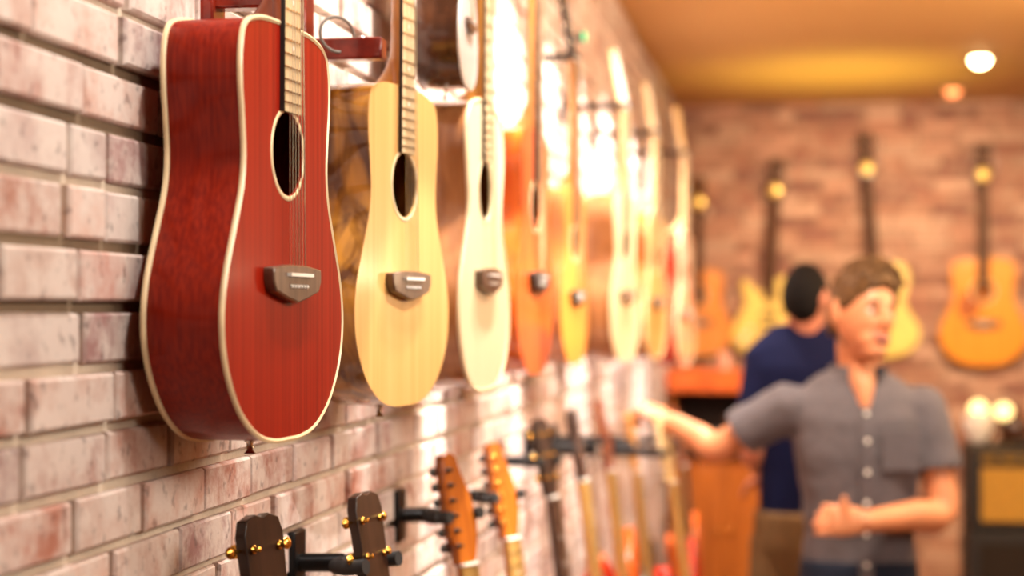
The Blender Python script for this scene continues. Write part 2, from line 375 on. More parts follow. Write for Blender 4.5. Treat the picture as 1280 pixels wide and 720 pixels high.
EL = {
 'double': [(0,0),(.11,.01),(.165,.06),(.17,.13),(.14,.2),(.125,.25),(.14,.31),(.155,.37),(.135,.40),(.10,.37),(.06,.33),(.03,.315),(-.03,.315),(-.06,.34),(-.10,.40),(-.135,.44),(-.16,.42),(-.155,.35),(-.13,.27),(-.135,.2),(-.165,.13),(-.16,.06),(-.10,.01)],
 'single': [(0,0),(.10,.01),(.16,.055),(.17,.12),(.145,.19),(.12,.24),(.128,.30),(.14,.345),(.12,.37),(.08,.335),(.045,.31),(0,.36),(-.04,.385),(-.10,.40),(-.14,.37),(-.145,.31),(-.12,.24),(-.14,.18),(-.17,.12),(-.16,.055),(-.10,.01)],
}
def electric(name, loc, rz, k, bodym, guardm, neckm, fbm, headm, label, shape='double', head='I', tunerm=chrome, tiltx=0, group=None, buttonm=None, cat='guitar', neck_len=.30, capm=None, htilt=None, far=False):
    g = empty(name, loc, rot=(tiltx,0,rz)); tag(g, label, cat, group)
    oo = crom([(x*k,z*k) for x, z in EL[shape]], 4); D = .044*k
    MB().prism(oo, 0, D).build('body', bodym, g, bevel=.007)
    pg = [(.02,.06),(.10,.075),(.125,.12),(.085,.2),(.075,.26),(.05,.30),(-.03,.30),(-.06,.25),(-.05,.17),(-.02,.13)]
    if guardm: MB().prism([(x*k,z*k) for x, z in crom(pg,3)], D, D+.002).build('pickguard', guardm, g)
    for z in (.15,.205,.26)[:3 if shape == 'double' else 2]:
        MB().box((0,D+.004,z*k), (.075*k,.009,.018*k)).build('pickup', black_plastic, g, bevel=.002)
    MB().box((0,D+.005,.095*k), (.075*k,.010,.03*k)).build('bridge', chrome, g, bevel=.002)
    for x, z in ((.085,.13),(.105,.10),(.12,.07)):
        MB().lathe([(.0001,0),(.011*k,0),(.0095*k,.014),(.0001,.016)], (x*k,D+.001,z*k), Matrix.Rotation(R(-90),3,'X'), 16).build('knob', chrome if guardm else white_pl, g)
    zb = .31*k; zn = (.31+neck_len)*k
    add_neck(g, D, zb, zn, k, neckm, fbm, headm, tunerm, head, acoustic=False, fbend=.27*k, buttonm=buttonm, capm=capm, htilt=htilt, frets=not far)
    add_strings(g, D+.012, .095*k, D+.0095*k, zn, k, mat=bronze if far else None)
    META[g.name] = dict(zn=zn, D=D, k=k)
    return g
def world_of(g, p):
    M = Matrix.Translation(g.location) @ g.rotation_euler.to_matrix().to_4x4(); return M @ Vector(p)
def c_y(g): return world_of(g, (0,0,.8)).y
def hanger(g, label, group, plate=black_metal, wall='left', padm=black_foam, reach=0):
    """wall hanger: plate on the wall, arm and padded yoke under the headstock"""
    q = META[g.name]; k = q['k']; D = q['D']; zn = q['zn']; low = group.startswith('lower'); zz_ = zn+((.085 if c_y(g) > 2.2 else .012) if low else .010)*k
    c = world_of(g, (0, D-.012*k, zz_))
    if wall == 'left': w = Vector((.006, c.y, c.z)); nrm = Vector((1,0,0))
    else: w = Vector((c.x, YF-.006, c.z)); nrm = Vector((0,-1,0))
    h = empty('guitar_hanger', w); tag(h, label, 'hanger', group)
    loc = lambda p: Vector(p)-w
    rot = Matrix.Rotation(math.atan2(nrm.y,nrm.x),3,'Z')
    MB().box(nrm*.0, (.012,.055,.09), rot).build('wall_plate', plate, h, bevel=.003)
    X = Matrix.Rotation(g.rotation_euler.z,3,'Z')
    back = c-X@Vector((0,.042*k,0))
    MB().tube([loc(w), loc(back)], .013 if low else .0095, 12).build('arm', plate, h)
    yk = MB(); hw = .033*k
    hw = (.046 if low else .0275)*k; P = [back+X@Vector(q) for q in ((-hw,.062*k,.004),(-hw,.03*k,0),(-hw*.8,.008*k,0),(0,0,0),(hw*.8,.008*k,0),(hw,.03*k,0),(hw,.062*k,.004))]
    yk.tube([loc(p) for p in P], (.011 if low else .0075)*k, 10).build('yoke', padm, h)
    return h
# materials for the upper row
red_top = wood('red_mahogany_top', (130,20,5), (156,32,9), .45, .12, fx=110, fz=1.2, croug=.12, spec=.1)
red_side = wood('red_mahogany_side', (118,18,4), (146,34,9), .4, .2, fx=220, fz=.5, croug=.12, spec=.12)
spruce = wood('golden_spruce', (210,160,90), (222,174,106), .35, .4, fx=120, fz=1, croug=.12)
flame = wood('flamed_honey', (96,52,14), (214,150,58), .25, .9, fx=40, fz=3, flame=.85)
pale_spruce = wood('pale_spruce', (230,206,164), (238,220,180), .35, .4, fx=120, fz=1, croug=.12)
tan_side = wood('tan_mahogany', (150,96,56), (184,126,80), .25, .9, fx=40, fz=3)
burst = wood('orange_red_top', (206,84,36), (224,112,48), .28, .9, fx=60, fz=1.5)
burst_side = wood('orange_side', (190,76,22), (222,110,34), .22, 1, fx=30, fz=3)
amber = wood('amber_top', (208,124,48), (222,146,64), .28, .8, fx=90, fz=1.2)
amber_side = wood('amber_side', (150,78,30), (196,116,52), .22, 1, fx=30, fz=3)
pink_top = wood('rosy_top', (222,120,92), (236,150,120), .28, .8, fx=90, fz=1.2)
pink_side = wood('cherry_side', (196,52,34), (216,78,52), .22, 1, fx=30, fz=3)
dark_side = wood('dark_walnut', (52,28,16), (84,50,30), .25, .9, fx=30, fz=3)
D2 = lambda d: R(-90-d)
def hang_up(cx, yb, d, B, D, delta, **kw):
    rz = D2(delta); n = Vector((math.cos(rz+math.pi/2), math.sin(rz+math.pi/2), 0))
    P = at(cx, yb, d); o = P-n*D
    return acoustic('acoustic_guitar', o, rz, B, D, **kw)
U = []
U.append(hang_up(360,549,1.985,.466,.092,4, top=red_top, side=red_side, bind=cream, neckm=mahog_neck, fbm=glare_board, headm=mahog_neck, tunerm=gold, capm=rosewood, label='glossy red mahogany acoustic guitar with cream binding, nearest and largest on the left brick wall'))
U.append(hang_up(506,507,2.55,.462,.080,8.5, top=spruce, side=flame, bind=None, neckm=honey_neck, fbm=glare_board, headm=honey_neck, tunerm=gold, label='golden yellow topped acoustic guitar with flamed honey sides, hanging just behind the red one'))
U.append(hang_up(607,487,3.06,.50,.085,2.5, top=pale_spruce, side=tan_side, bind=pale_spruce, neckm=honey_neck, fbm=glare_board, headm=honey_neck, label='pale cream topped acoustic guitar with tan sides hanging third along the left wall', half=CLASSIC))
U.append(hang_up(670,468,3.60,.50,.095,2.0, top=burst, side=burst_side, bind=None, neckm=honey_neck, fbm=rosewood, headm=ebony, bridgem=ebony, label='orange red acoustic guitar with dark bridge hanging fourth along the left wall'))
U.append(hang_up(719,456,4.45,.45,.085,3.5, top=amber, side=amber_side, bind=None, neckm=honey_neck, fbm=rosewood, headm=ebony, bridgem=ebony, label='small amber orange acoustic guitar with green tuner clip hanging fifth along the left wall'))
U.append(hang_up(782,450,5.0,.475,.10,6.5, nf=.25, top=pale_spruce, side=tan_side, bind=cream, neckm=maple, fbm=glare_board, headm=maple, capm=white_pl, label='cream topped acoustic guitar hanging sixth along the left wall, before the last two', half=CLASSIC))
U.append(hang_up(820,448,5.7,.475,.10,6.5, nf=.26, top=spruce, side=amber_side, bind=cream, neckm=maple, fbm=glare_board, headm=maple, capm=white_pl, label='slim cream gold acoustic guitar hanging next to last along the left wall', half=CLASSIC))
U.append(hang_up(857,457,6.4,.49,.10,6.0, nf=.28, top=pink_top, side=pink_side, bind=cream, neckm=maple, fbm=glare_board, headm=maple, label='cherry red and rosy acoustic guitar hanging last along the left wall', half=CLASSIC))
descr = ['nearest red guitar','golden flamed guitar','pale cream third guitar','orange red fourth guitar','small amber guitar','sixth cream guitar','next to last cream gold guitar','last rosy guitar']
for g, dsc in zip(U, descr):
    hanger(g, 'black padded wall hanger holding the '+dsc+' on the left wall', 'upper row guitar hangers')
# clip on tuner on the small amber guitar
g5 = U[4]
p = world_of(g5, (-.005,META[g5.name]['D']+.006,META[g5.name]['zn']+.06))
t = empty('clip_tuner', p, g5.rotation_euler.z); tag(t, 'green lit clip-on tuner on headstock of the small amber guitar', 'tuner')
MB().box((0,.010,0), (.045,.012,.03)).build('case', black_plastic, t, bevel=.003)
MB().box((0,.0165,0), (.036,.002,.022)).build('screen', plain('green_screen', (40,200,130), .3, emit=(60,220,150), estr=1.2), t)
MB().box((0,-.006,-.004), (.012,.022,.012)).build('clip', black_plastic, t, bevel=.002)
# little dark guitar above, on the wall, with its hanger
rz = D2(-3); P = at(586,110,2.92); n = Vector((math.cos(rz+math.pi/2), math.sin(rz+math.pi/2), 0))
uk = acoustic('ukulele', P-n*.08, rz, .27, .08, top=plain('pale_grey_lacquer', (200,190,184), .3, 0, .4), side=dark_side, bind=white_pl, neckm=mahog_neck, fbm=rosewood, headm=mahog_neck, half=HALF, pin=False, label='small pale grey topped ukulele with dark brown sides hanging high above the pale cream guitar', cat='ukulele')
hanger(uk, 'black padded wall hanger holding the small dark ukulele up high', 'upper row guitar hangers')
# mahogany wall brackets
brm = wood('bracket_mahogany', (104,22,12), (140,40,22), .3, .8, fx=40, fz=40)
for (y, z0, ln, lb) in ((1.99,1.975,.088,'red mahogany wall bracket above the nearest red guitar'), (2.37,1.968,.125,'red mahogany wall bracket between the red and the golden guitar')):
    b = empty('wall_bracket', (0,y,z0)); tag(b, lb, 'bracket', 'mahogany wall brackets')
    MB().box((ln/2+.0005,0,.016), (ln,.03,.030)).build('bracket_arm', brm, b, bevel=.003)
    MB().box((.010,0,.035), (.019,.045,.13)).build('back_plate', brm, b, bevel=.003)
    MB().ell((ln*.75,0,.032), (.006,.006,.003), nu=12, nv=8).build('screw', chrome, b)
c0 = at(461,42,2.42)
tag(MB().tube([(max(.006,c0.x-.045+.018*math.cos(a)*1.0), c0.y+.022*math.cos(a), c0.z+.024*math.sin(a)) for a in [2*math.pi*i/28 for i in range(28)]], .0022, 8, closed=True).build('cable_loop', plain('grey_cable', (120,110,100), .5)), 'small grey loop of cable hanging on the wall above the mahogany bracket', 'cable')
# ------------------------------------------------------------------ lower row: heads on black arms
def lower(hx, hy, d, tx, rot, kind, **kw):
    """(hx,hy) pixel of headstock top; tx = lean outwards towards the foot"""
    top = at(hx, hy, d); rz = D2(rot)
    Rm = (Matrix.Rotation(rz,3,'Z') @ Matrix.Rotation(tx,3,'X'))
    L, Dd, hh = (.49+.355*.98, kw.get('D',.09), .184*.98) if kind == 'a' else (.61, .044, .19)
    ht = kw.setdefault('htilt', 2)
    o = top-Rm@Vector((0, Dd-math.sin(R(ht))*hh, L+hh))
    if kind == 'a':
        return acoustic('acoustic_guitar', o, rz, .49, kw.pop('D',.09), tiltx=tx, **kw)
    return electric('electric_guitar', o, rz, 1.0, tiltx=tx, **kw)
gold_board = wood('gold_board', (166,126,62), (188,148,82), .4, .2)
orange_maple = wood('orange_maple', (146,70,16), (184,102,32), .25, .9, fx=50, fz=3)
red_gloss = plain('red_gloss', (196,40,18), .2, 0, 1); orange_gloss = plain('orange_gloss', (232,104,26), .2, 0, 1)
black_gloss = plain('black_gloss', (22,20,24), .15, 0, 1); dark_neck = wood('dark_neck', (38,22,14), (54,32,22), .35, .4)
Lw = []
Lw.append(lower(124,714,1.60,R(6),10,'e', bodym=black_gloss, guardm=white_pl, neckm=dark_neck, fbm=ebony, headm=ebony, tunerm=black_metal, head='T', label='guitar of which only the black headstock tip shows at the bottom left edge'))
Lw.append(lower(327,645,1.98,R(6),20,'a', top=pale_spruce, side=dark_side, bind=cream, neckm=dark_neck, fbm=ebony, headm=dark_neck, tunerm=gold, head='A', label='guitar with dark brown wide headstock and gold tuners, nearest in the lower row'))
Lw.append(lower(458,617,2.42,R(7),16,'a', top=amber, side=dark_side, bind=cream, neckm=dark_neck, fbm=ebony, headm=dark_neck, tunerm=gold, head='A', label='guitar with blackish narrow headstock and pale tuners, second in the lower row'))
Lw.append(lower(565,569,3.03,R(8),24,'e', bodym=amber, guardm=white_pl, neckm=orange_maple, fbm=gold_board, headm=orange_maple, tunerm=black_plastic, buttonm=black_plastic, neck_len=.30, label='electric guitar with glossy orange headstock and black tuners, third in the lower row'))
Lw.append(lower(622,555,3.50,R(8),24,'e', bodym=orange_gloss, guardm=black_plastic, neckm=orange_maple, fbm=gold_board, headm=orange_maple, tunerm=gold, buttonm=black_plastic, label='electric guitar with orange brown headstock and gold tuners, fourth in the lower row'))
Lw.append(lower(676,524,4.0,R(8),16,'a', top=spruce, side=tan_side, bind=cream, neckm=dark_neck, fbm=rosewood, headm=dark_neck, tunerm=gold, head='A', label='acoustic guitar with slender dark headstock, fifth in the lower row'))
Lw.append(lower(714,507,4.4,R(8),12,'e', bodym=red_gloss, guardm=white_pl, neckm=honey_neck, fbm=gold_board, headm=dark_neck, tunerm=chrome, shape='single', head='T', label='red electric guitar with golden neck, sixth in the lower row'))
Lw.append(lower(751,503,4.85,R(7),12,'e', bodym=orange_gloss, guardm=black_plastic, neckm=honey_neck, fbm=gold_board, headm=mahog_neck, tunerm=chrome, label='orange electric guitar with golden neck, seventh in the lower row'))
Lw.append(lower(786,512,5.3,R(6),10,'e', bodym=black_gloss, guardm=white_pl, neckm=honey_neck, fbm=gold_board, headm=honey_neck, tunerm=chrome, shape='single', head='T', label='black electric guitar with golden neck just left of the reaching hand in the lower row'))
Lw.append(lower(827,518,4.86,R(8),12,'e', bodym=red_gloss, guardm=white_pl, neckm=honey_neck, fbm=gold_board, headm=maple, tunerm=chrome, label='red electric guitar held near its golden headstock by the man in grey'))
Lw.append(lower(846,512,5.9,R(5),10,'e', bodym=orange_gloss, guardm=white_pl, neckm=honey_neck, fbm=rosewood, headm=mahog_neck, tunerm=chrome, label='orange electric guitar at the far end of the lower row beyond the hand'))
ds = ['black headstock tip at bottom left','nearest wide brown headstock','second blackish headstock','third orange headstock','fourth orange brown headstock','fifth slender dark headstock','sixth red guitar','seventh orange guitar','eighth black guitar','red guitar under the reaching hand','farthest lower orange guitar']
for g, dsc in zip(Lw, ds):
    hanger(g, 'black wall arm carrying the '+dsc+' of the lower row', 'lower row guitar arms')
# ------------------------------------------------------------------ far wall guitars
def far_ac(px, hy, yb, **kw):
    x = CAM.x; dfar = 9.2
    # distance along the ray to the plane y = 9.2
    dr = FWD+RGT*((px-640)/F); d = 9.17/dr.y
    P = at(px, yb, d); B = kw.pop('B'); D = .10
    return acoustic('acoustic_guitar', (P.x, YF-.02, P.z), R(180), B, D, tiltx=0, **kw)
gold_top = wood('far_gold_top', (216,132,30), (232,150,44), .3, .5, fx=60, fz=1.2)
dk_neck = wood('far_dark_neck', (64,38,20), (88,54,30), .6, 0, fx=60, fz=3)
def fa(px, yb, B, **kw):
    dr = FWD+RGT*((px-640)/F); d = (YF-.12)/dr.y; P = at(px, yb, d)
    return acoustic('acoustic_guitar', (P.x, YF-.016, P.z), R(180), B, .10, **kw)
W = []
W.append(fa(873,445,.45, far=True, top=amber, side=amber_side, bind=None, neckm=dk_neck, fbm=dk_neck, headm=dk_neck, capm=None, tunerm=gold, label='amber acoustic guitar on the far wall partly behind the last hanging guitar', guard=rosewood))
W.append(fa(1229,457,.545, far=True, top=gold_top, side=amber_side, bind=None, neckm=dk_neck, fbm=dk_neck, headm=dk_neck, tunerm=chrome, guard=wood('tawny_guard', (150,74,20), (170,90,28)), label='large orange gold acoustic guitar on the far wall at the right'))
ye = plain('butter_yellow', (240,206,110), .25, 0, .8)
def fe(px, yb, k, shape, guardm, label, head='T', nl=.42):
    nl = .46
    dr = FWD+RGT*((px-640)/F); d = (YF-.06)/dr.y; P = at(px, yb, d)
    return electric('electric_guitar', (P.x, YF-.016, P.z), R(180), k, ye, guardm, dk_neck, dk_neck, dk_neck, label, shape=shape, head=head, neck_len=nl, far=True)
W.append(fe(958,446,1.08,'single',None,'butter yellow electric guitar on the far wall left of the dark haired head',head='A',nl=.40))
W.append(fe(1100,448,1.22,'single',None,'butter yellow electric guitar on the far wall behind the smiling man',head='A',nl=.40))
W[3].rotation_euler.y = R(4); W[2].rotation_euler.y = R(-3)
for g, dsc in zip(W, ['amber guitar','large orange gold guitar','left butter yellow guitar','butter yellow guitar behind the man']):
    h = hanger(g, 'brass fronted hanger holding the '+dsc+' on the far wall', 'far wall guitar hangers', wall='far')
    if h:
        k = META[g.name]['k']; c = world_of(g, (0, META[g.name]['D']+.008, META[g.name]['zn']+.030*k))-h.location
        MB().lathe([(.0001,-.004),(.036,-.004),(.036,.004),(.026,.011),(.0001,.013)], c+Vector((0,-.016,0)), Matrix.Rotation(R(90),3,'X'), 20).build('brass_disc', plain('brass_disc', (240,206,120), .35, .75), h)
# ------------------------------------------------------------------ furniture
cab = wood('cabinet_orange_wood', (146,76,24), (178,100,36), .4, .4, fx=20, fz=1.5)
shelf_w = wood('shelf_red_wood', (176,74,26), (206,98,40), .35, .5, fx=20, fz=20)
dark_in = plain('dark_recess', (48,28,20), .7)
xh0 = at(846,0,8.4).x; xh1 = at(962,0,8.4).x; yh = 8.5; hd = .46
def z_at(py, d): return 1.62+(390-py)*d/F
hut = empty('wooden_hutch', ((xh0+xh1)/2, yh+hd/2, 0)); tag(hut, 'orange wooden hutch with open dark shelf standing against the far wall behind the arm', 'cabinet')
w = xh1-xh0+.10; zt = z_at(462,8.45); zm = z_at(574,8.4)
MB().box((0,0,zm/2), (w,hd,zm-.002)).build('base_cabinet', cab, hut, bevel=.004)
MB().box((0,-.01,zm+.018), (w+.03,hd+.03,.036)).build('counter_board', dark_side, hut, bevel=.004)
for sx in (-1,1): MB().box((sx*(w/2-.012),.02,(zm+.036+zt-.11)/2), (.024,hd-.05,zt-.11-zm-.036)).build('side_panel', cab, hut, bevel=.002)
MB().box((0,hd/2-.03,(zm+.036+zt-.11)/2), (w-.05,.02,zt-.11-zm-.036)).build('back_panel', dark_in, hut)
MB().box((0,0,zt-.055), (w+.02,hd,.11)).build('top_shelf', shelf_w, hut, bevel=.006)
for sx in (-1,1):
    dd = MB().box((sx*w/4,-hd/2-.008,zm*.52), (w/2-.03,.018,zm*.86)).build('door', cab, hut, bevel=.003)
    MB().ell((sx*.03,-hd/2-.027,zm*.62), (.012,.012,.012), nu=12, nv=8).build('knob', gold, dd)
MB().box((w/2-.16,-hd/2-.02,.34), (.05,.02,.66)).build('corner_post', cab, hut, bevel=.003)
def box_item(name, px, d, z, size, mat, label, cat):
    P = at(px,390,d); o = MB().box((0,0,size[2]/2+.0005), size).box((0,-size[1]/2-.002,size[2]*.5),(size[0]*.8,.006,size[2]*.6)).build(name, mat, bevel=.004)
    o.location = (P.x,P.y,z); tag(o, label, cat); return o
box_item('effects_pedal', 893, 8.6, zm+.036, (.10,.14,.10), black_gloss, 'black boxy effects pedal inside the dark shelf of the orange hutch', 'pedal')
box_item('small_case', 922, 8.6, zm+.036, (.12,.16,.16), plain('brown_leather', (74,40,28), .5), 'dark brown small case inside the orange hutch beside the pedal', 'case')
P = at(905,390,8.65)
cup = MB().lathe([(.0001,0),(.026,0),(.032,.06),(.032,.075),(.028,.075),(.025,.01),(.0001,.008)]).build('cup', plain('pink_ceramic', (226,170,150), .3)); cup.location = (P.x,P.y,zt+.001)
tag(cup, 'pale pink cup standing on top of the orange hutch', 'cup')
# right: black amplifier cabinets with gold grille
xa0 = at(1206,0,7.0).x; xa1 = xa0+.62; aw = xa1-xa0; ya = 7.0; ad = .40
zt1 = z_at(556,7.0); zs = z_at(655,7.0)
grille = plain('gold_grille_cloth', (176,132,42), .7, bump=.8, bscale=400)
tolex = plain('black_tolex', (26,22,20), .6, bump=.6, bscale=300)
sc = empty('speaker_cabinet', ((xa0+xa1)/2, ya+ad/2, 0)); tag(sc, 'black speaker cabinet on the floor beneath the gold grille amplifier at right', 'speaker')
MB().box((0,0,zs/2), (aw,ad,zs-.004)).build('case', tolex, sc, bevel=.012)
MB().box((0,-ad/2-.004,zs/2), (aw-.08,.012,zs-.1)).build('grille', plain('dark_grille', (44,36,30), .8, bump=.8, bscale=400), sc, bevel=.003)
for sx in (-1,1): MB().tube([(sx*(aw/2),-.09,zs*.7),(sx*(aw/2+.022),-.06,zs*.7),(sx*(aw/2+.022),.06,zs*.7),(sx*(aw/2),.09,zs*.7)], .008, 8).build('handle', black_plastic, sc)
for i, x in enumerate((-.14,.14)): MB().tube([(x+.11*math.cos(a)*.9,-ad/2-.012,zs*.5+.11*math.sin(a)) for a in [2*math.pi*j/28 for j in range(28)]], .006, 8, closed=True).build('speaker_ring', black_metal, sc)
am = empty('guitar_amplifier', ((xa0+xa1)/2, ya+ad/2, zs)); tag(am, 'black combo amplifier with gold grille cloth and small globe lamp on top, lower right', 'amplifier')
ah = zt1-zs
MB().box((0,0,ah/2), (aw,ad-.02,ah)).build('case', tolex, am, bevel=.012)
MB().box((.0,-ad/2+.004,ah*.44), (aw-.09,.014,ah*.66)).build('grille', grille, am, bevel=.003)
MB().box((0,-ad/2+.005,ah*.88), (aw-.09,.012,ah*.11)).build('control_panel', plain('brass_panel', (150,118,60), .35, .7), am, bevel=.002)
for i in range(6): MB().lathe([(.0001,0),(.011,0),(.009,.014),(.0001,.016)], (-.2+i*.08,-ad/2-.001,ah*.88), Matrix.Rotation(R(90),3,'X'), 14).build('knob', black_plastic, am)
MB().tube([(-.12,0,ah),(-.10,0,ah+.022),(.10,0,ah+.022),(.12,0,ah)], .008, 8).build('handle', black_plastic, am)
# two-globe lamp and bowl on the amplifier
globe = plain('opal_globe', (255,232,180), .3, emit=(255,214,140), estr=2.2)
P = at(1238,390,7.15)
lp = empty('table_lamp', (P.x,P.y,zt1)); tag(lp, 'small lamp with cream globes and dark stem on top of the amplifier', 'lamp')
MB().lathe([(.0001,0),(.055,0),(.05,.012),(.012,.02),(.010,.07),(.0001,.07)]).build('base', dark_side, lp)
MB().tube([(-.05,0,.10),(-.03,0,.07),(0,0,.06),(.035,0,.07),(.055,0,.10)], .006, 8).build('stem', dark_side, lp)
MB().ell((-.048,0,.135), (.037,.037,.035)).build('globe', globe, lp)
MB().ell((.052,0,.125), (.037,.037,.035)).build('globe', globe, lp)
P = at(1196,390,7.15)
bw = MB().lathe([(.0001,0),(.03,0),(.036,.01),(.058,.05),(.062,.09),(.05,.12),(.046,.12),(.057,.088),(.052,.05),(.03,.016),(.0001,.012)]).build('white_vase', white_pl); bw.location = (max(P.x,xa0+.065),P.y,zt1+.001)
tag(bw, 'round white vase on the amplifier right beside the grey shirt sleeve', 'vase')
P = at(1268,390,7.15)
dk = MB().lathe([(.0001,0),(.05,0),(.06,.03),(.06,.07),(.045,.10),(.02,.12),(.018,.15),(.0001,.152)]).build('dark_jar', dark_side); dk.location = (P.x,P.y+.02,zt1+.001)
tag(dk, 'dark brown lidded jar on the amplifier at the right edge', 'jar')
# ceiling downlights
def downlight(px, py, dd, strg, colr, label):
    P = at(px, py, dd); z = zc(P.y)
    o = empty('ceiling_downlight', (P.x,P.y,z)); tag(o, label, 'light')
    MB().lathe([(.045,-.001),(.075,-.001),(.078,-.010),(.060,-.014),(.047,-.006)], seg=28).build('trim_ring', chrome, o)
    MB().ell((0,0,-.012), (.040,.040,.034)).build('lamp_bulb', plain('lamp_disc_%d' % px, (255,240,200), .4, emit=colr, estr=strg), o)
    return o
d1 = downlight(1225,68,(2.745-1.62)*2200/322,26,(255,228,170),'bright round ceiling downlight at upper right')
d2 = downlight(1191,108,(2.725-1.62)*2200/282,2.0,(255,110,50),'dim reddish ceiling downlight beyond the bright one')
# ------------------------------------------------------------------ people
skin = plain('skin', (206,136,94), .5, sss=.15, bscale=60); skin2 = plain('skin_far', (206,130,100), .5, sss=.1, bscale=60)
def hand(mb, wrist, d, palmn, L=.185, curl=(30,35,25), spread=4, side=1, thumb=(50,25), thumb_up=None):
    """wrist: point, d: hand direction, palmn: direction the palm faces; side: +1 puts thumb on d x palmn side"""
    d = d.normalized(); pn = (palmn-d*palmn.dot(d)).normalized(); s = d.cross(pn).normalized()*side
    k = L/.185
    # palm
    rings = []
    for t, wd, th in ((-.02,.027,.022),(.0,.028,.021),(.03,.037,.017),(.06,.042,.015),(.085,.041,.013),(.095,.037,.010)):
        c = wrist+d*(t*k)
        rings.append([c+s*(wd*k*math.cos(2*math.pi*j/16))+pn*(th*k*math.sin(2*math.pi*j/16)) for j in range(16)])
    mb.rings(rings)
    for i, (ln, off) in enumerate(((.070,.030),(.079,.0105),(.073,-.0095),(.057,-.029))):
        base = wrist+d*((.084-.003*abs(i-1))*k)+s*(off*k); a = R(spread*(1.5-i)); dd = (d*math.cos(a)+s*math.sin(a)).normalized()
        pts = [base-d*.02*k, base]; ang = 0; p = base
        for ph, fr in zip(curl, (.45,.3,.25)):
            ang += ph*(1+.08*i); v = dd*math.cos(R(ang))+pn*math.sin(R(ang)); p = p+v*(ln*fr*k*1.05); pts.append(p)
        mb.limb(pts, [.0095*k,.0095*k,.0088*k,.008*k,.0068*k], 10)
    tb = wrist+d*((.022 if thumb_up is None else .045)*k)+s*(.026*k)
    if thumb_up is None: tv = (d*math.cos(R(thumb[0]))+s*math.sin(R(thumb[0]))).normalized(); tv2 = (tv+pn*math.tan(R(thumb[1]))).normalized()
    else: tv = thumb_up.normalized(); tv2 = tv
    mb.limb([tb-s*.012*k, tb+tv*.030*k, tb+tv*.030*k+tv2*.030*k, tb+tv*.030*k+tv2*.055*k], [.015*k,.0125*k,.0105*k,.0085*k], 10)
def head_mesh(mb, c, M, s=1.0):
    def fn(n, p):
        q = p.copy()
        # narrow the jaw, flatten the sides, pull the chin forward (face looks along -y)
        if n.z < 0:
            t = -n.z; q.x *= 1-.30*t**1.5; q.y = q.y*(1-.25*t) - .012*t
            if n.y > 0: q.y *= 1-.25*t
        if n.y < 0: q.y *= .93
        # eye sockets and brow
        for sx in (-1,1):
            dx = n.x-sx*.36; dz = n.z-.02
            g_ = math.exp(-(dx*dx/.03+dz*dz/.012))*(1 if n.y < 0 else 0); q.y += .009*g_
            dz2 = n.z-.17; g_ = math.exp(-(dx*dx/.06+dz2*dz2/.008))*(1 if n.y < 0 else 0); q.y -= .004*g_
            dz3 = n.z+.25; dx3 = n.x-sx*.45; g_ = math.exp(-(dx3*dx3/.04+dz3*dz3/.03))*(1 if n.y < 0 else 0); q.y -= .006*g_
        return q*s
    mb.ell(c, (.077,.098,.118), M, fn, 36, 28)
    T = lambda x,y,z: c+M@(Vector((x,y,z))*s)
    # nose
    mb.tube([T(0,-.082,.028),T(0,-.096,.004),T(0,-.110,-.018),T(0,-.108,-.028),T(0,-.09,-.034)], [.006*s,.009*s,.0125*s,.012*s,.006*s], 12)
    for sx in (-1,1): mb.ell(T(sx*.011,-.096,-.026), (.008*s,.010*s,.007*s), M)
    # lips and chin
    mb.ell(T(0,-.089,-.052), (.024*s,.010*s,.006*s), M); mb.ell(T(0,-.087,-.064), (.020*s,.010*s,.006*s), M)
    mb.ell(T(0,-.060,-.094), (.032*s,.032*s,.024*s), M); mb.ell(T(0,-.055,-.066), (.044*s,.036*s,.034*s), M)
    # ears
    for sx in (-1,1):
        E = M @ Matrix.Rotation(R(18*sx),3,'Z')
        mb.ell(T(sx*.079,.012,-.002), (.010*s,.021*s,.035*s), E); mb.ell(T(sx*.077,.002,-.026), (.007*s,.009*s,.011*s), E)
def hair_mesh(c, M, s, lift, name, mat, parent, line=.30, seed=0):
    mb = MB()
    def fn(n, p):
        front = max(0,-n.y)
        lim = -.35+front*1.12 if n.y < .1 else -.5
        if abs(n.x) > .6 and n.y < .35 and n.y > -.6: lim = max(lim, .02)
        inside = n.z < lim
        nz = noise.noise(n*7+Vector((seed,0,0)))*.5+noise.noise(n*15+Vector((0,seed,0)))*.3
        k = .90 if inside else 1.09+.07*nz+lift*max(0,n.z)**2*(.6+.5*front)
        return p*k*s
    mb.ell(c, (.077,.098,.118), M, fn, 64, 48)
    return mb.build(name, mat, parent, remesh=.005, smooth=1)
def strand_tufts(mb, c, M, s, n, rn):
    for i in range(n):
        a = rn.uniform(-1.2,1.2); b = rn.uniform(-.72,.5)
        d = Vector((math.sin(a)*math.cos(b)*.8, b*.9, math.cos(a)*.95)).normalized()
        if d.z < .45: continue
        p = Vector((d.x*.080,d.y*.100,d.z*.124))*s
        sw = Vector((rn.uniform(.0,.5), -.25+rn.uniform(-.4,.3), .8)).normalized()
        q = p+sw*.022*s; r_ = p+sw*.034*s+Vector((.012,0,-.006))*s
        mb.tube([c+M@p, c+M@q, c+M@r_], [.010*s,.007*s,.002*s], 7)
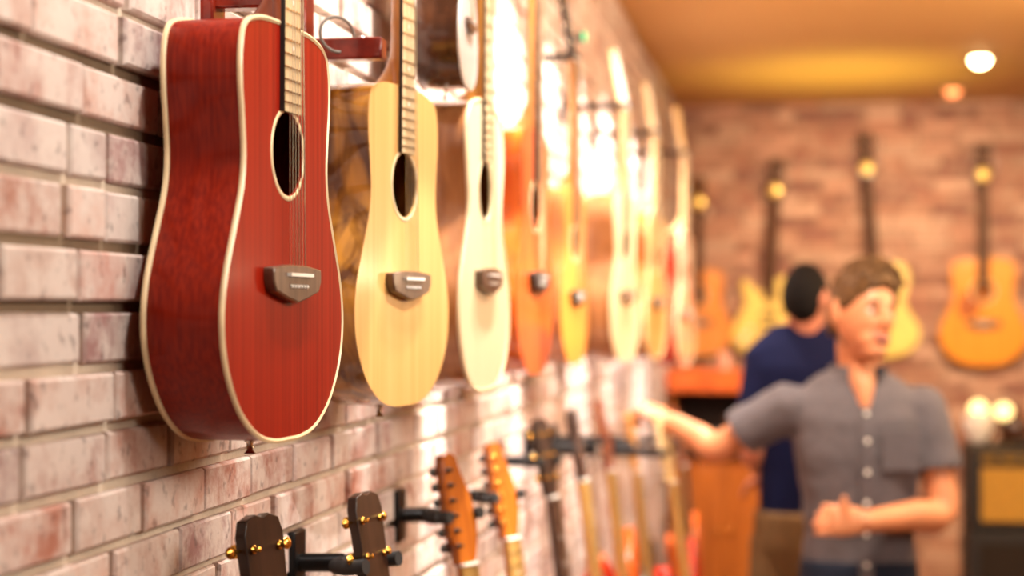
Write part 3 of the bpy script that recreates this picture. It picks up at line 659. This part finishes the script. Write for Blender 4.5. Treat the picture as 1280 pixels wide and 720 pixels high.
# ---- the man in the grey shirt
D0 = 4.6; PXC = 1075
base = at(PXC, 390, D0); base.z = 0
person = None
def L3(px, py, dy): return Vector(((px-PXC)*(D0+dy)/F, dy, 1.62+(390-py)*(D0+dy)/F))
bd = MB()
hc = L3(1077,392,-.01); HM = Matrix.Rotation(R(26),3,'Z') @ Matrix.Rotation(R(6),3,'Y')
head_mesh(bd, hc, HM, 1.02)
bd.limb([L3(1078,490,.03), L3(1078,465,.025), L3(1074,430,.02), hc+Vector((0,.02,-.03))], [.075,.058,.056,.058], 16)
def torso(mb, rows, p=2.4, seg=28):
    rr = []
    for (x, y, z, a, b) in rows:
        ring = []
        for j in range(seg):
            t = 2*math.pi*j/seg; c_, s_ = math.cos(t), math.sin(t)
            ring.append(Vector((x+a*math.copysign(abs(c_)**(2/p),c_), y+b*math.copysign(abs(s_)**(2/p),s_), z)))
        rr.append(ring)
    mb.rings(rr)
rows = [(.0,.02,.84,.150,.098),(.0,.02,.94,.146,.096),(0,.02,1.04,.142,.094),(0,.02,1.14,.150,.098),(0,.015,1.25,.168,.106),(0,.02,1.34,.178,.104),(0,.03,1.40,.170,.085),(0,.035,1.44,.120,.064),(0,.035,1.465,.075,.052)]
inner_rows = [(x,y,z,a-.02,b-.02) for (x,y,z,a,b) in rows]
torso(bd, inner_rows)
bd.limb([(0,.0,1.47),(.0,-.040,1.425),(0,-.066,1.375)], [.040,.030,.012], 12)
shL = L3(985,505,.03); elL = L3(908,560,.12); wrL = L3(862,527,.27)
shR = L3(1160,505,.02); elR = L3(1174,640,-.04); wrR = L3(1064,652,-.19)
bd.limb([shL, shL.lerp(elL,.5), elL, elL.lerp(wrL,.35), wrL], [.032,.042,.040,.038,.027], 16)
bd.limb([shR, shR.lerp(elR,.5), elR, elR.lerp(wrR,.35), wrR], [.032,.043,.040,.041,.027], 16)
hand(bd, wrL, (L3(822,506,.30)-wrL), Vector((-.2,.4,-1)), curl=(48,50,35), side=-1, thumb=(35,40), L=.18)
hand(bd, wrR, Vector((-1,-.12,.06)), Vector((.1,1,-.1)), curl=(28,48,42), side=1, thumb_up=Vector((-.16,-.12,1)), L=.185)
for sx in (-1,1):
    bd.limb([(sx*.085,.03,.86),(sx*.095,.02,.48),(sx*.10,.04,.12),(sx*.10,.03,.07)], [.082,.056,.04,.04], 14)
    bd.limb([(sx*.10,.05,.05),(sx*.105,-.10,.038)], [.034,.028], 12)
person = bd.build('person', skin, None, remesh=.0045, smooth=3)
person.location = base; person.rotation_euler = (0,0,YAW)
tag(person, 'smiling man in grey short-sleeved shirt reaching for the lower row of guitars', 'person')
shirtm = plain('grey_chambray', (94,88,92), .85, bump=.3, bscale=500, sheen=.1)
sh = MB(); torso(sh, rows[:-1]+[(0,.032,1.462,.085,.058)])
cuffL = shL.lerp(elL,.62); cuffR = shR.lerp(elR,.60)
def cone(mb, a, b, r0, r1, r2):
    a = Vector(a); b = Vector(b); mb.tube([a-(b-a).normalized()*.03, a, a.lerp(b,.5), b], [r0*.7, r0, r1, r2], 18)
sh.ell(shL+Vector((.014,0,-.010)), (.066,.064,.060)); sh.ell(shR+Vector((-.014,0,-.010)), (.066,.064,.060)); cone(sh, shL+Vector((.02,0,-.005)), cuffL, .068, .066, .064); cone(sh, shR+Vector((-.02,0,-.005)), cuffR, .068, .067, .066)
shirt = sh.build('shirt', shirtm, person, remesh=.008, smooth=4)
tx = bpy.data.textures.new('folds', 'CLOUDS'); tx.noise_scale = .09
dm = shirt.modifiers.new('folds', 'DISPLACE'); dm.texture = tx; dm.strength = .016; dm.mid_level = .5
for a, b, rr in ((shL,cuffL,.0655),(shR,cuffR,.0675)):
    d = (b-a).normalized(); MB().tube([b-d*.026, b-d*.024, b+d*.002, b+d*.003], [rr-.006,rr,rr,rr-.008], 20).build('cuff', shirtm, shirt)
navy = plain('navy_lining', (44,48,62), .8)
# collar: two standing flaps and an open neck
for sx, mt in ((-1,shirtm),(1,navy)):
    cb = MB(); rr = []
    for i in range(9):
        a = R(90-sx*(i*19)); r0 = .066; x = r0*math.cos(a)*1.02; y = .033+r0*math.sin(a)*.93
        z0 = 1.448-.016*(i/8); ht = .034+.012*(i/8); drop = .034*(i/8)**2
        o_ = Vector((math.cos(a),math.sin(a),0))
        p0 = Vector((x,y,z0+ht)); p1 = p0+o_*.006+Vector((0,0,.001)); p2 = Vector((x,y,z0))+o_*.026-Vector((0,0,.012+drop)); p3 = Vector((x,y,z0))+o_*.016-Vector((0,0,.012+drop))
        rr.append([p0,p1,p2,p3])
    cb.rings(rr); cb.build('collar', mt, shirt, bevel=.001)
# placket, buttons and pocket
pl = MB(); zz = [1.375-.05*i for i in range(12)]
def fronty(z):
    for (r0, r1) in zip(rows[:-1], rows[1:]):
        if r0[2] <= z <= r1[2]:
            t = (z-r0[2])/(r1[2]-r0[2]); return (r0[1]*(1-t)+r1[1]*t)-(r0[4]*(1-t)+r1[4]*t)
    return -.08
pl.rings([[Vector((-.018,fronty(z)-.002,z)),Vector((-.018,fronty(z)-.009,z)),Vector((.018,fronty(z)-.009,z)),Vector((.018,fronty(z)-.002,z))] for z in zz])
pl.build('placket', shirtm, shirt)
for z in (1.36,1.29,1.21,1.13,1.05,.97):
    MB().lathe([(.0001,0),(.0065,0),(.0065,.003),(.0001,.0035)], (0,fronty(z)-.009,z), Matrix.Rotation(R(90),3,'X'), 12).build('button', white_pl, shirt)
MB().box((.085,fronty(1.27)-.004,1.265), (.095,.006,.105)).build('pocket', shirtm, shirt, bevel=.002)
jm = plain('dark_jeans', (30,36,50), .85, bump=.3, bscale=500)
je = MB(); torso(je, [(0,.02,.78,.135,.095),(0,.02,.86,.158,.108),(0,.02,.94,.155,.105),(0,.02,.975,.151,.103)])
for sx in (-1,1): je.tube([(sx*.078,.03,.88),(sx*.090,.02,.7),(sx*.096,.02,.48),(sx*.10,.035,.2),(sx*.10,.035,.06)], [.088,.086,.072,.062,.062], 18)
je.build('jeans', jm, person, remesh=.009, smooth=3)
for sx in (-1,1):
    sm = MB(); sm.limb([(sx*.10,.065,.048),(sx*.10,0,.05),(sx*.108,-.13,.040)], [.043,.046,.038], 14); sm.box((sx*.104,-.03,.012),(.09,.27,.022))
    sm.build('shoe', plain('brown_shoe', (70,44,30), .5), person, remesh=.006, smooth=3)
hairm = wood('brown_hair', (58,38,20), (104,72,38), .5, 0, fx=160, fz=30)
hr_ = hair_mesh(hc, HM, 1.02, .16, 'hair', hairm, person, seed=3)
tf = MB(); strand_tufts(tf, hc, HM, 1.03, 150, random.Random(4)); tf.build('hair_tufts', hairm, hr_)
def face_bits(par, c, M, s, brow, smile=True):
    T = lambda x,y,z: c+M@(Vector((x,y,z))*s)
    eyew = plain('eye_white', (226,216,206), .25); iris = plain('iris', (62,48,36), .2)
    for sx in (-1,1):
        e = MB().ell(T(sx*.030,-.0715,.004), (.0125*s,.0115*s,.0075*s), M).build('eye', eyew, par)
        MB().ell(T(sx*.030+.002,-.0815,.004), (.005*s,.003*s,.005*s), M).build('iris', iris, e)
        MB().tube([T(sx*.015,-.090,.024),T(sx*.030,-.090,.029),T(sx*.047,-.079,.024)], [.003*s,.004*s,.002*s], 8).build('eyebrow', brow, par)
    lip = plain('lips', (176,88,72), .4)
    MB().tube([T(-.028,-.084,-.048),T(-.014,-.097,-.056),T(0,-.100,-.058),T(.014,-.097,-.056),T(.028,-.084,-.048)], [.002*s,.0035*s,.004*s,.0035*s,.002*s], 8).build('upper_lip', lip, par)
    MB().tube([T(-.026,-.084,-.050),T(-.012,-.095,-.067),T(0,-.097,-.070),T(.012,-.095,-.067),T(.026,-.084,-.050)], [.002*s,.004*s,.0045*s,.004*s,.002*s], 8).build('lower_lip', lip, par)
    MB().ell(T(0,-.094,-.063), (.017*s,.004*s,.005*s), M).build('teeth', white_pl, par)
face_bits(person, hc, HM, 1.02, hairm)
# ---- the person behind in navy
D0b = 5.4; PXB = 1008
base2 = at(PXB, 390, D0b); base2.z = 0
def N3(px, py, dy): return Vector(((px-PXB)*(D0b+dy)/F, dy, 1.62+(390-py)*(D0b+dy)/F))
b2 = MB(); hc2 = N3(1006,372,-.01); H2 = Matrix.Rotation(R(148),3,'Z')
head_mesh(b2, hc2, H2, .84)
b2.limb([(0,.03,1.48),(0,.02,1.56), hc2+Vector((0,.0,-.02))], [.07,.055,.055], 14)
rows2 = [(x,y,z*1.085,a*.98,b) for (x,y,z,a,b) in rows]
torso(b2, [(x,y,z,a-.02,b-.02) for (x,y,z,a,b) in rows2])
s1 = Vector((-.140,.03,1.49)); e1 = Vector((-.165,.0,1.20)); w1 = Vector((-.10,.22,1.10)); s2 = Vector((.15,.03,1.49)); e2 = Vector((.18,.06,1.20)); w2 = Vector((.12,.26,1.12))
b2.limb([s1,s1.lerp(e1,.5),e1,e1.lerp(w1,.35),w1], [.032,.042,.04,.038,.027]); b2.limb([s2,s2.lerp(e2,.5),e2,e2.lerp(w2,.35),w2], [.032,.042,.04,.038,.027])
hand(b2, w1, w1-e1, Vector((.3,0,-1)), side=1); hand(b2, w2, w2-e2, Vector((-.3,0,-1)), side=-1)
for sx in (-1,1):
    b2.limb([(sx*.085,.03,.84),(sx*.095,.02,.48),(sx*.10,.04,.12),(sx*.10,.03,.07)], [.082,.056,.04,.04], 14); b2.limb([(sx*.10,.0,.05),(sx*.105,.14,.038)], [.034,.028], 12)
pn = b2.build('person', skin2, None, remesh=.006, smooth=3); pn.location = base2; pn.rotation_euler = (0,0,YAW)
tag(pn, 'dark haired person in navy t-shirt standing behind the smiling man, turned away', 'person')
nav = plain('navy_cotton', (12,16,50), .85, bump=.3, bscale=400)
st = MB(); torso(st, rows2[:-1]+[(0,.032,1.583,.085,.058)])
c1 = s1.lerp(e1,.66); c2 = s2.lerp(e2,.66); cone(st, s1+Vector((.02,0,-.003)), c1, .068,.062,.06); cone(st, s2+Vector((-.02,0,-.003)), c2, .068,.062,.06)
st.build('t_shirt', nav, pn, remesh=.010, smooth=4)
kh = plain('dark_khaki', (112,84,54), .85, bump=.3, bscale=400)
k2 = MB(); torso(k2, [(0,.02,.80,.14,.10),(0,.02,.90,.16,.112),(0,.02,1.01,.158,.11)])
for sx in (-1,1): k2.tube([(sx*.078,.03,.92),(sx*.092,.02,.7),(sx*.096,.02,.48),(sx*.10,.035,.2),(sx*.10,.035,.06)], [.092,.088,.074,.066,.066], 18)
k2.build('trousers', kh, pn, remesh=.010, smooth=3)
for sx in (-1,1):
    sm = MB(); sm.limb([(sx*.10,.0,.048),(sx*.10,.06,.05),(sx*.108,.17,.040)], [.043,.046,.038], 14); sm.box((sx*.104,.08,.012),(.09,.27,.022))
    sm.build('shoe', black_plastic, pn, remesh=.007, smooth=3)
hair2 = plain('dark_hair', (18,13,12), .8)
hair_mesh(hc2, H2, .84, .02, 'hair', hair2, pn, seed=9)
face_bits(pn, hc2, H2, .84, hair2)
# ------------------------------------------------------------------ lights
def light(kind, name, loc, energy, colr, target=None, size=.1, sizey=None, spot=None, blend=.5):
    l = bpy.data.lights.new(name, kind); l.energy = energy; l.color = colr
    if kind == 'AREA':
        l.size = size
        if sizey: l.shape = 'RECTANGLE'; l.size_y = sizey
    else: l.shadow_soft_size = size
    if kind == 'SPOT': l.spot_size = R(spot); l.spot_blend = blend
    o = bpy.data.objects.new(name, l); col.objects.link(o); o.location = loc
    if target is not None: o.rotation_euler = (Vector(target)-Vector(loc)).to_track_quat('-Z','Y').to_euler()
    return o
neutral = (1,.93,.86); warm = (1,.71,.42)
for y, e in ((1.66,36),(2.3,34),(2.80,70),(3.36,120),(4.08,125),(4.75,84),(5.35,120),(6.05,150),(6.9,150),(7.8,110)):
    light('SPOT', 'wall_spot', (.36,y,2.64), e, neutral, (0,y,1.42), .025, spot=76, blend=.6)
for y, e in ((2.53,60),(3.40,190),(4.34,230),(5.35,230),(6.3,210),(7.3,210)):
    light('SPOT', 'gap_spot', (.88,y+.02,2.62), e, (1,.96,.92), (0,y,1.30), .02, spot=19, blend=.35)
light('AREA', 'shop_light', (2.6,2.2,2.70), 54, (1,.89,.77), (.3,2.6,1.3), 1.6, 1.0)
light('AREA', 'front_light', (2.0,.4,2.5), 15, (1,.88,.76), (.1,2.4,1.5), .8)
light('AREA', 'man_light', (1.05,3.75,2.7), 40, (1,.84,.66), (.85,4.6,1.3), .3)
light('AREA', 'warm_light', (2.4,5.2,2.6), 60, warm, (1.6,6.4,0), 1.2)
light('SPOT', 'far_wall_light', (1.4,7.0,2.5), 230, (1,.77,.50), (1.0,9.3,1.25), .06, spot=82, blend=.8)
light('AREA', 'ceiling_bounce_fill', (2.6,5.6,1.9), 55, warm, (2.2,5.6,2.8), .8)  # added unseen fill standing in for warm ceiling bounce
light('SPOT', 'ceiling_glow', (.85,8.2,1.85), 30, (1,.88,.16), (.83,8.3,2.75), .1, spot=100, blend=1)  # added spot without a fixture, makes the yellow bounce on the ceiling
w = bpy.data.worlds.new('World'); bpy.context.scene.world = w; w.use_nodes = True
w.node_tree.nodes['Background'].inputs[0].default_value = (1,.8,.6,1); w.node_tree.nodes['Background'].inputs[1].default_value = .2
# ------------------------------------------------------------------ camera
cd = bpy.data.cameras.new('camera'); co = bpy.data.objects.new('camera', cd); col.objects.link(co)
co.location = CAM; co.rotation_euler = (R(90),0,YAW); cd.sensor_width = 36; cd.lens = F*36/1280; cd.shift_y = 30/1280; cd.clip_start = .05
cd.dof.use_dof = True; cd.dof.focus_distance = 2.15; cd.dof.aperture_fstop = 2.4; cd.dof.aperture_blades = 0
sc_ = bpy.context.scene; sc_.camera = co
sc_.view_settings.view_transform = 'Standard'; sc_.view_settings.look = 'None'; sc_.view_settings.exposure = .30; sc_.view_settings.gamma = 1
